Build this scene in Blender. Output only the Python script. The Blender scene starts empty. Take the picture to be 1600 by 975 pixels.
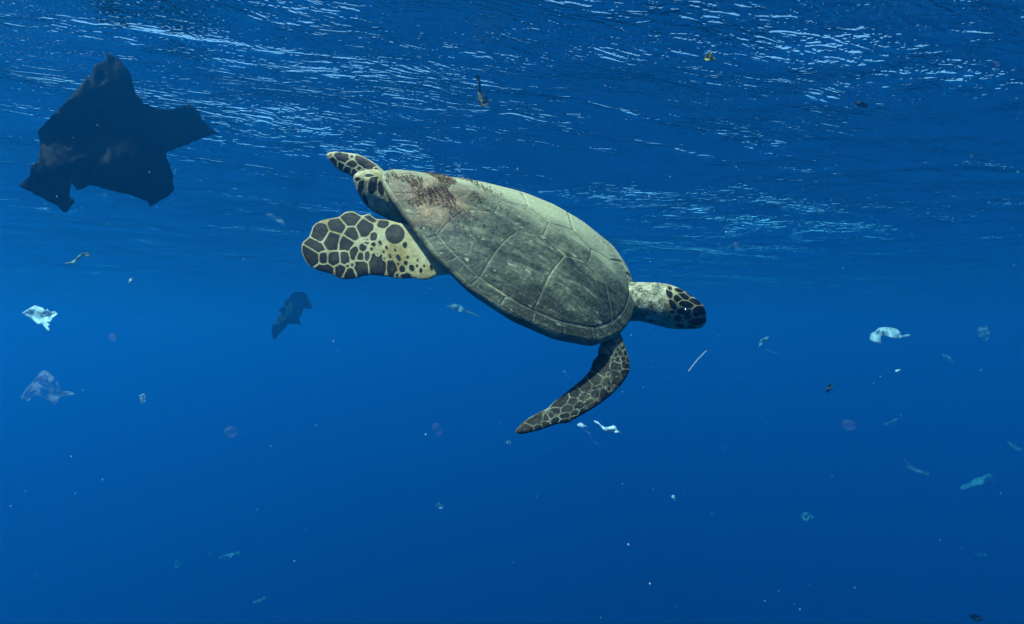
import bpy, bmesh, math, random
import numpy as np
from mathutils import Vector, Matrix, noise, kdtree
from mathutils.geometry import delaunay_2d_cdt
R = math.radians
scene = bpy.context.scene
# ------------------------------------------------------------------ camera
F = 1043.0                      # focal length in pixels of the 1600 px wide photograph
CAMZ = -1.30                    # metres below the mean sea surface (z = 0)
PITCH = R(2.0)
cam_d = bpy.data.cameras.new("camera"); cam = bpy.data.objects.new("camera", cam_d)
scene.collection.objects.link(cam)
cam.location = (0, 0, CAMZ); cam.rotation_euler = (R(90) + PITCH, 0, 0)
cam_d.sensor_width = 36; cam_d.lens = 36 * F / 1600; cam_d.clip_start = 0.02; cam_d.clip_end = 1000
scene.camera = cam
# ------------------------------------------------------------------ sky, sun, exposure
SUN_EL, SUN_AZ = R(63), R(-124)      # azimuth from +Y (view direction) towards +X
w = bpy.data.worlds.new("World"); scene.world = w; w.use_nodes = True
nt = w.node_tree; nt.nodes.clear()
sky = nt.nodes.new("ShaderNodeTexSky"); sky.sky_type = 'NISHITA'; sky.sun_disc = False
sky.sun_elevation = SUN_EL; sky.sun_rotation = SUN_AZ
bg = nt.nodes.new("ShaderNodeBackground"); bg.inputs[1].default_value = 0.15
wo = nt.nodes.new("ShaderNodeOutputWorld")
nt.links.new(sky.outputs[0], bg.inputs[0]); nt.links.new(bg.outputs[0], wo.inputs[0])
sl = bpy.data.lights.new("sun", 'SUN'); sl.energy = 5.0; sl.angle = R(0.5); sl.color = (1, .96, .9)
sun = bpy.data.objects.new("sun", sl); scene.collection.objects.link(sun)
sd = Vector((math.sin(SUN_AZ) * math.cos(SUN_EL), math.cos(SUN_AZ) * math.cos(SUN_EL), math.sin(SUN_EL)))
sun.rotation_euler = sd.to_track_quat('Z', 'Y').to_euler()
vs = scene.view_settings; vs.view_transform = 'Standard'; vs.look = 'None'; vs.exposure = 0.96; vs.gamma = 1
vs.use_curve_mapping = False
cy = scene.cycles
cy.use_denoising = True; cy.use_adaptive_sampling = True; cy.adaptive_threshold = .02; cy.adaptive_min_samples = 24; cy.max_bounces = 6; cy.volume_bounces = 1; cy.transparent_max_bounces = 12
cy.glossy_bounces = 2; cy.diffuse_bounces = 2; cy.transmission_bounces = 3
cy.caustics_reflective = False; cy.caustics_refractive = False

# ------------------------------------------------------------------ helpers
CAM = Vector((0, 0, CAMZ))
FWD = Vector((0, math.cos(PITCH), math.sin(PITCH))); UPV = Vector((0, -math.sin(PITCH), math.cos(PITCH))); RGT = Vector((1, 0, 0))
def P(px, py, d):
    """The point of the place that lies d metres ahead in the direction of a photograph pixel."""
    px, py, d = float(px), float(py), float(d)
    return CAM + d * (FWD + RGT * ((px - 800) / F) + UPV * ((487.5 - py) / F))
def link(o, parent=None):
    scene.collection.objects.link(o)
    if parent: o.parent = parent
    return o
def tag(o, label=None, cat=None, group=None, kind=None):
    for k, v in (("label", label), ("category", cat), ("group", group), ("kind", kind)):
        if v: o[k] = v
    return o
def mesh_np(name, co, faces, mat=None, smooth=True):
    me = bpy.data.meshes.new(name)
    me.from_pydata([tuple(map(float, c)) for c in co], [], [tuple(int(i) for i in f) for f in faces])
    if mat: me.materials.append(mat)
    me.polygons.foreach_set("use_smooth", np.full(len(me.polygons), smooth))
    me.update()
    return me
def grid_mesh(name, co, nu, nv):
    me = bpy.data.meshes.new(name)
    i = np.arange(nu * nv).reshape(nv, nu)
    q = np.stack([i[:-1, :-1], i[:-1, 1:], i[1:, 1:], i[1:, :-1]], -1).reshape(-1, 4)
    me.vertices.add(len(co)); me.vertices.foreach_set("co", co.astype(np.float32).ravel())
    me.loops.add(q.size); me.loops.foreach_set("vertex_index", q.ravel().astype(np.int32))
    me.polygons.add(len(q)); me.polygons.foreach_set("loop_start", np.arange(0, q.size, 4, dtype=np.int32))
    me.update(calc_edges=True); me.polygons.foreach_set("use_smooth", np.ones(len(q), bool))
    return me
class Mat:
    """A small node-tree writer."""
    def __init__(s, name):
        s.m = bpy.data.materials.new(name); s.m.use_nodes = True; s.t = s.m.node_tree; s.t.nodes.clear()
        s.out = s.n("ShaderNodeOutputMaterial")
    def n(s, kind, **kw):
        x = s.t.nodes.new(kind)
        for k, v in kw.items():
            if k.startswith("_"): setattr(x, k[1:], v)
            else:
                key = k.replace("_", " ")
                sock = x.inputs[key] if key in x.inputs else x.inputs[int(k[1:])]
                if hasattr(v, "is_output") or isinstance(v, bpy.types.NodeSocket): s.t.links.new(v, sock)
                else: sock.default_value = v
        return x
    def coord(s, scale=(1, 1, 1), rot=(0, 0, 0)):
        tc = s.n("ShaderNodeTexCoord"); mp = s.n("ShaderNodeMapping", Scale=scale, Rotation=rot, Vector=tc.outputs["Object"])
        return mp.outputs[0]
    def noise(s, scale, vec=None, detail=4, rough=.55, dist=0):
        return s.n("ShaderNodeTexNoise", Scale=scale, Detail=detail, Roughness=rough, Distortion=dist, **({"Vector": vec} if vec else {})).outputs[0]
    def ramp(s, fac, stops, interp='LINEAR'):
        r = s.n("ShaderNodeValToRGB", Fac=fac); r.color_ramp.interpolation = interp
        e = r.color_ramp.elements
        while len(e) < len(stops): e.new(.5)
        for el, (p, c) in zip(e, stops): el.position = p; el.color = (c if len(c) == 4 else (*c, 1)) if hasattr(c, "__len__") else (c, c, c, 1)
        return r.outputs[0]
    def mix(s, fac, a, b, mode='MIX'):
        x = s.n("ShaderNodeMix", _data_type='RGBA', _blend_type=mode)
        for sock, v in ((x.inputs[0], fac), (x.inputs[6], a), (x.inputs[7], b)):
            if isinstance(v, bpy.types.NodeSocket): s.t.links.new(v, sock)
            else: sock.default_value = (*v, 1) if hasattr(v, "__len__") else v
        return x.outputs[2]
    def math(s, op, a, b=0.0, c=None):
        x = s.n("ShaderNodeMath", _operation=op)
        for i, v in enumerate((a, b, c)):
            if v is None: continue
            if isinstance(v, bpy.types.NodeSocket): s.t.links.new(v, x.inputs[i])
            else: x.inputs[i].default_value = v
        return x.outputs[0]
    def bump(s, height, dist, normal=None, strength=1):
        return s.n("ShaderNodeBump", Height=height, Distance=dist, Strength=strength, **({"Normal": normal} if normal else {})).outputs[0]
    def surf(s, shader): s.t.links.new(shader, s.out.inputs["Surface"]); return s.m

# ------------------------------------------------------------------ the sea: water body and surface
SIG_S = (0.0010, 0.0185, 0.049); SIG_A = (0.20, 0.051, 0.0165); G_ANISO = 0.52    # scattering and absorption per metre
def water_volume():
    k = Mat("sea_water_volume")
    ds, da = max(SIG_S), max(SIG_A)
    sc = k.n("ShaderNodeVolumeScatter", Color=tuple(s / ds for s in SIG_S) + (1,), Density=ds, Anisotropy=G_ANISO)
    ab = k.n("ShaderNodeVolumeAbsorption", Color=tuple(1 - s / da for s in SIG_A) + (1,), Density=da)
    add = k.n("ShaderNodeAddShader", i0=sc.outputs[0], i1=ab.outputs[0])
    k.t.links.new(add.outputs[0], k.out.inputs["Volume"])
    return k.m
bxyz = [(x, y, z) for x in (-160, 160) for y in (-160, 160) for z in (-120, 0.6)]
o = link(bpy.data.objects.new("sea_water", mesh_np("sea_water", bxyz, [(0, 1, 3, 2), (4, 6, 7, 5), (0, 4, 5, 1), (2, 3, 7, 6), (0, 2, 6, 4), (1, 5, 7, 3)], water_volume(), False)))
tag(o, "clear deep blue sea water all around", kind="stuff")

def graded(lo, hi, d0, k, c=0.0):
    def half(L):
        p, out = 0.0, []
        while p < L:
            p += d0 * (1 + (p / k) ** 1.25); out.append(p)
        return out
    a = half(c - lo); b = half(hi - c)
    return np.array([c - q for q in reversed(a)] + [c] + [c + q for q in b])
WAVES = []
_rng = np.random.default_rng(3)
for lam, n, slope, spread in ((7.0, 5, .040, .45), (2.8, 7, .045, .5), (1.2, 9, .045, .6), (0.6, 12, .045, .7), (0.3, 14, .04, .9)):
    for _ in range(n):
        l = lam * _rng.uniform(.7, 1.4); th = R(116) + _rng.normal() * spread; k = 2 * math.pi / l
        WAVES.append((l, k * math.cos(th), k * math.sin(th), _rng.uniform(0, 6.28), slope / k * math.sqrt(2.0 / n)))
def wave_height(X, Y, dX):
    Z = np.zeros_like(X)
    for l, kx, ky, ph, a in WAVES:
        Z += a * np.clip((l / dX - 3) / 4, 0, 1) * np.sin(kx * X + ky * Y + ph)
    return Z
xs = graded(-150, 150, .022, 3.2); ys = graded(-150, 150, .022, 3.2, 3.0)
X, Y = np.meshgrid(xs, ys)
DX = np.maximum(*np.meshgrid(np.gradient(xs), np.gradient(ys)))
me = grid_mesh("sea_surface", np.stack([X, Y, wave_height(X, Y, DX)], -1).reshape(-1, 3), len(xs), len(ys))
def sea_surface_mat():
    k = Mat("sea_surface")
    # ripples ride in patches and streaks on the larger waves; crests run along CREST
    def along(sx, sy):
        tc = k.n("ShaderNodeTexCoord")
        return k.n("ShaderNodeMapping", _vector_type='TEXTURE', Rotation=(0, 0, R(28)), Scale=(sx, sy, 1), Vector=tc.outputs["Object"]).outputs[0]
    big = k.ramp(k.noise(.42, along(2.0, 1), 1, .6), ((.34, .40), (.62, 1.0)))
    med = k.ramp(k.noise(1.7, along(3.4, 1), 2, .7, .6), ((.47, .20), (.72, .95)))
    cr = k.noise(.75, along(4.5, 1), 1, .6, .8)
    cr = k.math('POWER', k.math('SUBTRACT', 1.0, k.math('ABSOLUTE', k.math('MULTIPLY_ADD', cr, 2.0, -1.0))), 24.0)
    patch = k.math('MULTIPLY', big, k.math('MULTIPLY_ADD', cr, .6, med))
    tot = None
    for scl, st, dist, det, ridge in ((4.0, 2.2, .016, 1, 0), (13.0, 2.2, .026, 1, 1), (38.0, 1.3, .016, 1, 0)):
        h = k.noise(scl, along(st, 1), det, .55, .5 if ridge else 0)
        if ridge: h = k.math('POWER', k.math('SUBTRACT', 1.0, k.math('ABSOLUTE', k.math('MULTIPLY_ADD', h, 2.0, -1.0))), 3.0)
        tot = k.math('MULTIPLY_ADD', h, dist, tot if tot is not None else 0.0)
    # the breeze roughens the water more towards +X
    sx = k.n("ShaderNodeSeparateXYZ", Vector=k.coord())
    gain = k.n("ShaderNodeMapRange", _interpolation_type='SMOOTHSTEP', Value=sx.outputs[0]).outputs[0].node
    gain.inputs[1].default_value = -.6; gain.inputs[2].default_value = 3.2; gain.inputs[3].default_value = .70; gain.inputs[4].default_value = 1.75
    tot = k.math('MULTIPLY', k.math('MULTIPLY', tot, patch), gain.outputs[0])
    tot = k.math('MULTIPLY_ADD', k.math('MULTIPLY', k.noise(85, along(1.3, 1), 0), big), .0046, tot)
    nrm = k.bump(tot, 1.0)
    fr = k.n("ShaderNodeFresnel", IOR=1.333, Normal=nrm)
    gl = k.n("ShaderNodeBsdfGlossy", Roughness=.05, Normal=nrm)
    tr = k.n("ShaderNodeBsdfTransparent")
    mx = k.n("ShaderNodeMixShader", i0=fr.outputs[0], i1=tr.outputs[0], i2=gl.outputs[0])
    return k.surf(mx.outputs[0])
me.materials.append(sea_surface_mat())
tag(link(bpy.data.objects.new("sea_surface", me)), "rippled underside of the sea surface with bright glints", kind="structure")

# ------------------------------------------------------------------ the turtle: pose
TL, TWF, TH = 0.587, 1.0, 0.110        # carapace length (m), width factor, dome height / length
def turtle_pose():
    yaw, pit, roll, dep = .09, .469, .707, 1.37
    h = RGT * (math.cos(pit) * math.cos(yaw)) - UPV * (math.sin(pit) * math.cos(yaw)) + FWD * math.sin(yaw); h.normalize()
    up = (UPV - UPV.dot(h) * h).normalized()
    c = -FWD; c = (c - c.dot(h) * h - c.dot(up) * up).normalized()
    d = math.cos(roll) * up + math.sin(roll) * c
    y = d.cross(h)
    m = Matrix((h, y, d)).transposed().to_4x4(); m.translation = P(798, 377, dep)
    return m
TM = turtle_pose(); TI = TM.inverted()
def PL(px, py, d): return TI @ P(px, py, d)
def depth_of(v): return (TM @ Vector(v) - CAM).dot(FWD)
turtle = link(bpy.data.objects.new("sea_turtle", None)); turtle.matrix_world = TM; turtle.empty_display_size = .1
tag(turtle, "spotted sea turtle with olive grey shell swimming past floating rubbish", "turtle")

# carapace as a height field over a tear-shaped plan
OX = np.array([-0.5, -0.47, -0.42, -0.33, -0.2, -0.05, 0.1, 0.25, 0.38, 0.45, 0.485, 0.5])
OW = np.array([0.0, 0.0556, 0.0968, 0.1665, 0.2677, 0.3426, 0.3712, 0.3582, 0.3015, 0.211, 0.112, 0.0]) * TWF
_ang = np.linspace(math.pi, 0, 400); _tx = .5 * np.cos(_ang)
_tw = np.interp(_tx, OX, OW)
for _ in range(30): _tw[1:-1] = .25 * _tw[:-2] + .5 * _tw[1:-1] + .25 * _tw[2:]
def outline_w(x): return np.interp(x, _tx, _tw)
CX = .08
_a = np.arctan2(_tw, _tx - CX); _r = np.hypot(_tw, _tx - CX); _s = np.argsort(_a); _a, _r = _a[_s], _r[_s]
_pr = np.linspace(0, 1, 201); _pz = np.interp(_pr, [0, .3, .5, .7, .85, .93, 1.0], [1, .95, .83, .61, .33, .16, .03])
for _ in range(40): _pz[1:-1] = .25 * _pz[:-2] + .5 * _pz[1:-1] + .25 * _pz[2:]
def zshell(x, y):
    """Height over plan coordinates in units of the carapace length."""
    x = np.asarray(x, float); y = np.asarray(y, float)
    rho = np.hypot(x - CX, y) / np.interp(np.abs(np.arctan2(y, x - CX)), _a, _r)
    z = TH * 1.0 * np.interp(rho, _pr, _pz)
    z += .010 * np.exp(-(y / .022) ** 2) * np.clip((.9 - rho) * 3, 0, 1)            # low keel
    z += .03 * np.clip(-x - .2, 0, 1) * np.clip((rho - .8) * 5, 0, 1)
    return z
def shell_pt(x, y, off=0.0):
    e = .004
    z = zshell(x, y); gx = (zshell(x + e, y) - zshell(x - e, y)) / (2 * e); gy = (zshell(x, y + e) - zshell(x, y - e)) / (2 * e)
    gx = np.clip(gx, -2.5, 2.5); gy = np.clip(gy, -2.5, 2.5)
    n = np.stack([-gx, -gy, np.ones_like(gx)], -1); n /= np.linalg.norm(n, axis=-1, keepdims=True)
    return np.stack([np.asarray(x) * TL, np.asarray(y) * TL, z * TL], -1) + n * np.asarray(off)[..., None] if np.ndim(off) else np.stack([np.asarray(x) * TL, np.asarray(y) * TL, z * TL], -1) + n * off

def shell_mat(name, seam=False):
    k = Mat(name)
    co = k.coord()
    n1 = k.noise(9, co, 6, .62); n2 = k.noise(34, k.coord((.45, 1.3, 1)), 5, .65, .4); n3 = k.noise(120, co, 3, .6)
    if seam:
        col = k.ramp(k.mix(.45, n1, n2), ((.38, (.06, .058, .032)), (.50, (.16, .152, .085)), (.64, (.40, .37, .21))))
    else:
        base = k.ramp(k.mix(.55, n1, n2), ((.36, (.024, .026, .016)), (.46, (.060, .064, .038)), (.55, (.102, .104, .060)), (.68, (.24, .235, .138))))
        # growth streaks that run back along the scutes
        st = k.ramp(k.noise(26, k.coord((.16, 1.6, 1.0), (0, 0, R(14))), 5, .7, .5), ((.40, .50), (.62, 1.25)))
        col = k.mix(1.0, base, st, 'MULTIPLY')
        gr = k.ramp(k.noise(150, k.coord((.7, 1, 1)), 4, .75), ((.36, .58), (.5, 1.0), (.64, 1.5)))
        col = k.mix(1.0, col, gr, 'MULTIPLY')
        # pale specks and scratches
        sp = k.ramp(k.noise(70, k.coord((.6, 1, 1)), 3, .7), ((.62, 0.0), (.70, .8)))
        col = k.mix(sp, col, (.40, .39, .26))
        # painted sun highlight on the crest of the shell
        sx = k.n("ShaderNodeSeparateXYZ", Vector=co)
        cr = k.math('ADD', sx.outputs[1], k.math('MULTIPLY', k.math('SUBTRACT', n1, .5), .22))
        crest = k.ramp(k.math('ADD', cr, .5), ((.46, 0.0), (.58, .75)))
        col = k.mix(crest, col, (.46, .43, .25))
    # reddish brown algae turf over the rear of the shell
    sx = k.n("ShaderNodeSeparateXYZ", Vector=co)
    wob = k.math('MULTIPLY', k.math('SUBTRACT', k.noise(16, co, 5, .65), .5), 3.2)
    ex = k.math('MULTIPLY', k.math('ADD', sx.outputs[0], .185), 10.5); ey = k.math('MULTIPLY', k.math('ADD', sx.outputs[1], .03), 14.0)
    rr = k.math('SQRT', k.math('ADD', k.math('MULTIPLY', ex, ex), k.math('MULTIPLY', ey, ey)))
    rear = k.ramp(k.math('MULTIPLY_ADD', k.math('ADD', rr, wob), -.25, .75), ((.44, 0.0), (.68, .8)))
    red = k.ramp(k.mix(.5, n2, n3), ((.36, (.075, .045, .022)), (.50, (.27, .15, .072)), (.64, (.45, .28, .145))))
    col = k.mix(rear, col, red)
    h = k.mix(.4, n2, n3)
    b = k.n("ShaderNodeBsdfPrincipled", Base_Color=col, Roughness=.62, Normal=k.bump(h, .005))
    b.inputs["Specular IOR Level"].default_value = .25
    return k.surf(b.outputs[0])
M_SCUTE = shell_mat("shell_scute"); M_SEAM = shell_mat("shell_seam", True)

def build_carapace():
    na, nr = 144, 44
    al = np.linspace(-math.pi, math.pi, na, endpoint=False)
    ra = np.interp(np.abs(al), _a, _r)
    co, f = [], []
    rings = np.concatenate([np.linspace(0.02, 1, nr)])
    for rho in rings:
        x = CX + ra * rho * np.cos(al); y = ra * rho * np.sin(al)
        co.append(shell_pt(x, y))
    for rho, dz in ((1.0, -.010), (.985, -.017), (.93, -.022), (.84, -.028)):
        x = CX + ra * rho * np.cos(al); y = ra * rho * np.sin(al)
        z = zshell(CX + ra * .9999 * np.cos(al), ra * .9999 * np.sin(al)) * TL + dz
        co.append(np.stack([x * TL, y * TL, z], -1))
    co = np.concatenate(co); n = len(co) // na
    for j in range(n - 1):
        for i in range(na):
            f.append((j * na + i, j * na + (i + 1) % na, (j + 1) * na + (i + 1) % na, (j + 1) * na + i)[::-1])
    f.append(tuple(range(na)))
    return link(bpy.data.objects.new("carapace", mesh_np("carapace", co, f, M_SEAM)), turtle)
carapace = build_carapace()

def scute(name, poly, thick, gap):
    """One scute: a low pillow over a plan polygon, its edge sunk to the seam."""
    p = np.array(poly); c = p.mean(0)
    d = np.linalg.norm(p - c, axis=1, keepdims=True); p = c + (p - c) * (1 - gap / (d * TL))
    co, f = [], []; n = len(p)
    sc = (1.0, .985, .95, .85, .68, .48, .26, .1); hh = (-.0012, .55, .85, 1.0, 1.0, 1.02, 1.05, 1.05)
    for s, h in zip(sc, hh):
        q = c + (p - c) * s
        co.append(shell_pt(q[:, 0], q[:, 1], h * thick if h > 0 else h))
    co = np.concatenate(co)
    for j in range(len(sc) - 1):
        for i in range(n):
            f.append((j * n + i, j * n + (i + 1) % n, (j + 1) * n + (i + 1) % n, (j + 1) * n + i))
    f.append(tuple((len(sc) - 1) * n + i for i in range(n)))
    return link(bpy.data.objects.new(name, mesh_np(name, co, f, M_SCUTE)), carapace)
def seg(a, b, n=7, wob=.0, rng=random.Random(5)):
    a = np.array(a); b = np.array(b); t = np.linspace(0, 1, n, endpoint=False)[:, None]
    q = a + (b - a) * t; nrm = np.array([-(b - a)[1], (b - a)[0]])
    q += nrm * (np.sin(t * math.pi) * wob)
    return [tuple(v) for v in q]
RING = .905
def ring_pt(x, s, rho=RING):
    """Point of the marginal ring line with plan x."""
    xo = CX + (x - CX) / rho
    return (x, s * float(outline_w(xo)) * rho)
def ring_run(xa, xb, s, n=9):
    return [ring_pt(x, s) for x in np.linspace(xa, xb, n, endpoint=False)]
XF = CX + (.5 - CX) * RING - .004; XR = CX - (.5 + CX) * RING + .006
SE = [None, .262, .085, -.095, -.268, None]       # seams across the keel
VM = [.350, .178, .000, -.182, -.335]             # widest points of the vertebral scutes
NW, WW = .046, .088
ws = [WW * .9, WW, WW, WW * .92, WW * .62]; ns = [None, NW, NW, NW * .95, NW * .8, None]
def mirror(run): return [(x, -y) for x, y in reversed(run)]
for i in range(5):
    side = []
    if i == 0:
        side += ring_run(XF, .415, 1, 8)
        side += seg(ring_pt(.415, 1), (VM[0], ws[0])) + seg((VM[0], ws[0]), (SE[1], ns[1])) + [(SE[1], ns[1])]
    elif i == 4:
        side += seg((SE[4], ns[4]), (VM[4], ws[4])) + seg((VM[4], ws[4]), ring_pt(-.385, 1)) + ring_run(-.385, XR, 1, 8)
    else:
        side += seg((SE[i], ns[i]), (VM[i], ws[i])) + seg((VM[i], ws[i]), (SE[i + 1], ns[i + 1])) + [(SE[i + 1], ns[i + 1])]
    low = mirror(side)
    # the two ends across the keel
    poly = side + seg(side[-1], low[0], 6)[1:] + low + seg(low[-1], side[0], 6)[1:]
    scute("vertebral_scute", poly[::-1], .0006, .0009)
CO = [.395, .150, -.045, -.225, -.372]            # where the costal seams meet the marginals
for s in (1, -1):
    for i in range(4):
        inner = []
        if i == 0:
            inner = seg(ring_pt(.413, 1), (VM[0], ws[0])) + seg((VM[0], ws[0]), (SE[1], ns[1])) + seg((SE[1], ns[1]), (VM[1], ws[1]))
            xa = .413
        else:
            inner = seg((VM[i], ws[i]), (SE[i + 1], ns[i + 1])) + seg((SE[i + 1], ns[i + 1]), (VM[i + 1], ws[i + 1]))
            xa = CO[i]
        xb = CO[i + 1]
        poly = inner + seg((VM[i + 1], ws[i + 1]), ring_pt(xb, 1), 9, .05) + ring_run(xb, xa, 1, 14)
        if i: poly += seg(ring_pt(xa, 1), (VM[i], ws[i]), 9, -.05)
        poly = [(x, s * y) for x, y in poly]
        scute("costal_scute", poly[::-1] if s > 0 else poly, .0006, .0009)
arc = np.linspace(0.0, math.pi, 13)
# equal arc lengths along the rim
_aa = np.linspace(0, math.pi, 600); _rx = np.interp(_aa, _a, _r); _cx = CX + _rx * np.cos(_aa); _cy = _rx * np.sin(_aa)
_sl = np.concatenate([[0], np.cumsum(np.hypot(np.diff(_cx), np.diff(_cy)))]); arc = np.interp(np.linspace(0, _sl[-1], 13), _sl, _aa)
for s in (1, -1):
    for i in range(12):
        a0, a1 = arc[i] + (.0 if i else .0), arc[i + 1]
        aa = np.linspace(a0, a1, 8); rr = np.interp(aa, _a, _r)
        outer = [(CX + r * .992 * math.cos(a), s * r * .992 * math.sin(a)) for a, r in zip(aa, rr)]
        inn = [(CX + r * (RING + .006) * math.cos(a), s * r * (RING + .006) * math.sin(a)) for a, r in zip(aa, rr)][::-1]
        poly = outer + seg(outer[-1], inn[0], 4)[1:] + inn + seg(inn[-1], outer[0], 4)[1:]
        scute("marginal_scute", poly if s > 0 else poly[::-1], .0008, .0010)

# ------------------------------------------------------------------ the turtle: skin (one continuous mesh)
def seeds_field(pts, seeds, base=-6.0, gap=2.2):
    """Signed distance (px) into the nearest dark scale: elliptical cells, pale seams between neighbours."""
    pts = np.asarray(pts, float); d1 = np.full(len(pts), 1e9); d2 = d1.copy(); r1 = np.ones(len(pts))
    for (x, y, rx, ry, an) in seeds:
        c, s = math.cos(R(an)), math.sin(R(an)); dx = pts[:, 0] - x; dy = pts[:, 1] - y
        u = (dx * c + dy * s) / rx; v = (-dx * s + dy * c) / ry
        d = np.hypot(u, v); r = math.sqrt(rx * ry)
        m = d < d1
        d2 = np.where(m, d1, np.minimum(d2, d)); r1 = np.where(m, r, r1); d1 = np.where(m, d, d1)
    inside = (1.0 - d1) * r1 * 1.0
    edge = (d2 - d1) * .5 * r1 - gap * .5
    return np.clip(np.minimum(inside, edge), base, 12)
def zc(lst, x0, y0, k, g=lambda a, r: 1.32):
    """Scale list measured in an enlargement: origin (x0, y0), k enlarged pixels per photograph pixel."""
    return [(x0 + a / k, y0 + b / k, rx * g(a, rx) / k, ry * g(a, rx) / k, an) for a, b, rx, ry, an in lst]
def zo(lst, x0, y0, k): return [(x0 + a / k, y0 + b / k) for a, b in lst]
SRC = []      # (co, faces, scale, tone)
def resample(poly, step):
    p = np.array(poly + poly[:1], float); out = []
    # Catmull-Rom through the traced points
    n = len(poly)
    for i in range(n):
        a, b, c, d = (p[(i - 1) % n], p[i], p[(i + 1) % n], p[(i + 2) % n])
        m = max(1, int(np.linalg.norm(c - b) / step))
        for t in np.arange(m) / m:
            out.append(.5 * ((2 * b) + (-a + c) * t + (2 * a - 5 * b + 4 * c - d) * t * t + (-a + 3 * b - 3 * c + d) * t ** 3))
    return np.array(out)
def fill(poly, step, jitter=.25, seed=1):
    """Triangulated polygon: returns points (boundary first), triangles, distance to the edge."""
    rng = np.random.default_rng(seed); b = np.asarray(poly); n = len(b)
    lo, hi = b.min(0), b.max(0); gx, gy = np.meshgrid(np.arange(lo[0], hi[0], step), np.arange(lo[1], hi[1], step))
    g = np.stack([gx.ravel(), gy.ravel()], 1) + rng.uniform(-jitter, jitter, (gx.size, 2)) * step
    inside = np.zeros(len(g), bool); j = n - 1
    for i in range(n):
        xi, yi = b[i]; xj, yj = b[j]
        c = ((yi > g[:, 1]) != (yj > g[:, 1])) & (g[:, 0] < (xj - xi) * (g[:, 1] - yi) / (yj - yi + 1e-12) + xi)
        inside ^= c; j = i
    g = g[inside]
    def dist(q):
        d = np.full(len(q), 1e9)
        for i in range(n):
            a, c = b[i], b[(i + 1) % n]; e = c - a; t = np.clip(((q - a) @ e) / (e @ e + 1e-12), 0, 1)
            d = np.minimum(d, np.linalg.norm(q - a - t[:, None] * e, axis=1))
        return d
    dg = dist(g); g = g[dg > step * .5]
    pts = np.concatenate([b, g])
    v, e, f, *_ = delaunay_2d_cdt([Vector(q) for q in pts], [(i, (i + 1) % n) for i in range(n)], [], 1, 1e-7)
    v = np.array([tuple(q) for q in v]); d = dist(v); d[:n] = 0
    return v, [tuple(t) for t in f], d
def flipper(poly, depth, thick, wpx, seeds, tone=0.0, step=4.0, gap=2.2, edge=.0018, rim=1.3):
    b = resample(poly, step)
    v, tris, d = fill(b, step)
    t = edge + thick * np.sqrt(np.clip(d / wpx, 0, 1)) * np.clip(d / (d + .5), 0, 1)
    n = len(v); top, bot = [], []
    for (x, y), tt in zip(v, t):
        q = PL(x, y, depth(x, y)); nn = (TI.to_3x3() @ (-FWD)).normalized()
        top.append(q + nn * tt); bot.append(q - nn * tt)
    co = [tuple(q) for q in top + bot]
    # orient the triangles to the camera side
    f = []
    for (i, j, k) in tris:
        a, c, e = v[i], v[j], v[k]; s = (c[0] - a[0]) * (e[1] - a[1]) - (c[1] - a[1]) * (e[0] - a[0])
        if s > 0: j, k = k, j          # image y points down
        f.append((i, j, k)); f.append((n + i, n + k, n + j))
    cnt = {}
    for (i, j, k) in f[::2]:
        for e in ((i, j), (j, k), (k, i)): cnt[e] = 1
    for (i, j) in list(cnt):
        if (j, i) not in cnt: f.append((j, i, n + i, n + j))
    sc = seeds_field(v, seeds, gap=gap) if seeds else np.full(n, -6.0)
    sc = np.where(d < 8, np.minimum(sc, (d - rim) * 1.5), sc)
    tn = np.full(n, tone) if not callable(tone) else tone(v)
    SRC.append((np.array(co), f, np.concatenate([sc, sc]), np.concatenate([tn, tn]), (seeds, gap, b, rim) if seeds else None))
    return SRC[-1]

# right hind flipper (broadside to the camera)
d_hr = depth_of((-.36 * TL, -.17 * TL, -.01))
hind_r = zo([(120,690),(132,655),(165,628),(182,590),(192,560),(230,530),(300,512),(352,502),(385,475),(440,470),(485,495),(535,485),(570,512),(640,520),(720,540),(800,560),(930,610),(1060,740),(1040,840),(955,858),(885,885),(800,876),(720,880),(640,866),(540,858),(490,866),(440,880),(370,882),(340,870),(290,848),(210,825),(160,790),(130,740)], 440, 210, 3.9)
hs = zc([(170,740,62,40,50),(195,672,58,30,28),(232,598,48,45,0),(313,645,48,48,0),(343,556,48,42,0),(420,512,58,46,0),(500,562,46,46,0),(535,512,36,18,30),(558,618,22,28,0),(618,545,36,24,0),
 (690,606,60,60,0),(750,670,14,20,0),(252,755,24,36,0),(322,757,34,38,0),(380,752,26,38,0),(262,822,56,30,12),(356,830,34,38,0),(412,852,40,32,-20),(487,820,42,46,0),(578,802,44,64,0),(672,820,28,56,-12),(755,858,32,16,0),
 (385,660,44,40,0),(425,600,40,40,0),(440,720,22,36,0),(480,745,26,24,0),(520,745,20,28,0),(400,800,12,14,0),(432,795,14,14,0),(495,690,18,22,0),(550,698,12,16,0),(585,728,14,18,0),(560,670,14,18,0),(600,660,10,18,-20),(620,715,12,16,0),(625,755,14,16,0),(660,745,12,20,-15),(712,750,12,22,-30),(690,700,8,14,-20),
 (710,790,10,14,-20),(755,782,13,15,0),(792,812,14,20,-25),(768,748,8,12,0),(828,765,6,9,0),(848,828,9,15,0),(825,800,7,9,0),(868,800,6,9,0),(912,812,8,20,-15),(640,690,9,14,-20),(700,855,18,20,0),(735,820,16,24,-10),(520,640,10,10,0),(515,660,14,10,0)], 440, 210, 3.9, lambda a, r: 1.34 if (a < 540 or r > 40 and a != 690) else (1.0 if r > 50 else 1.12))
flipper(hind_r, lambda x, y: d_hr + .012 - .00016 * (x - 690) - .00045 * (y - 400), .006, 26, hs, 0.0, gap=2.0)
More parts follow.
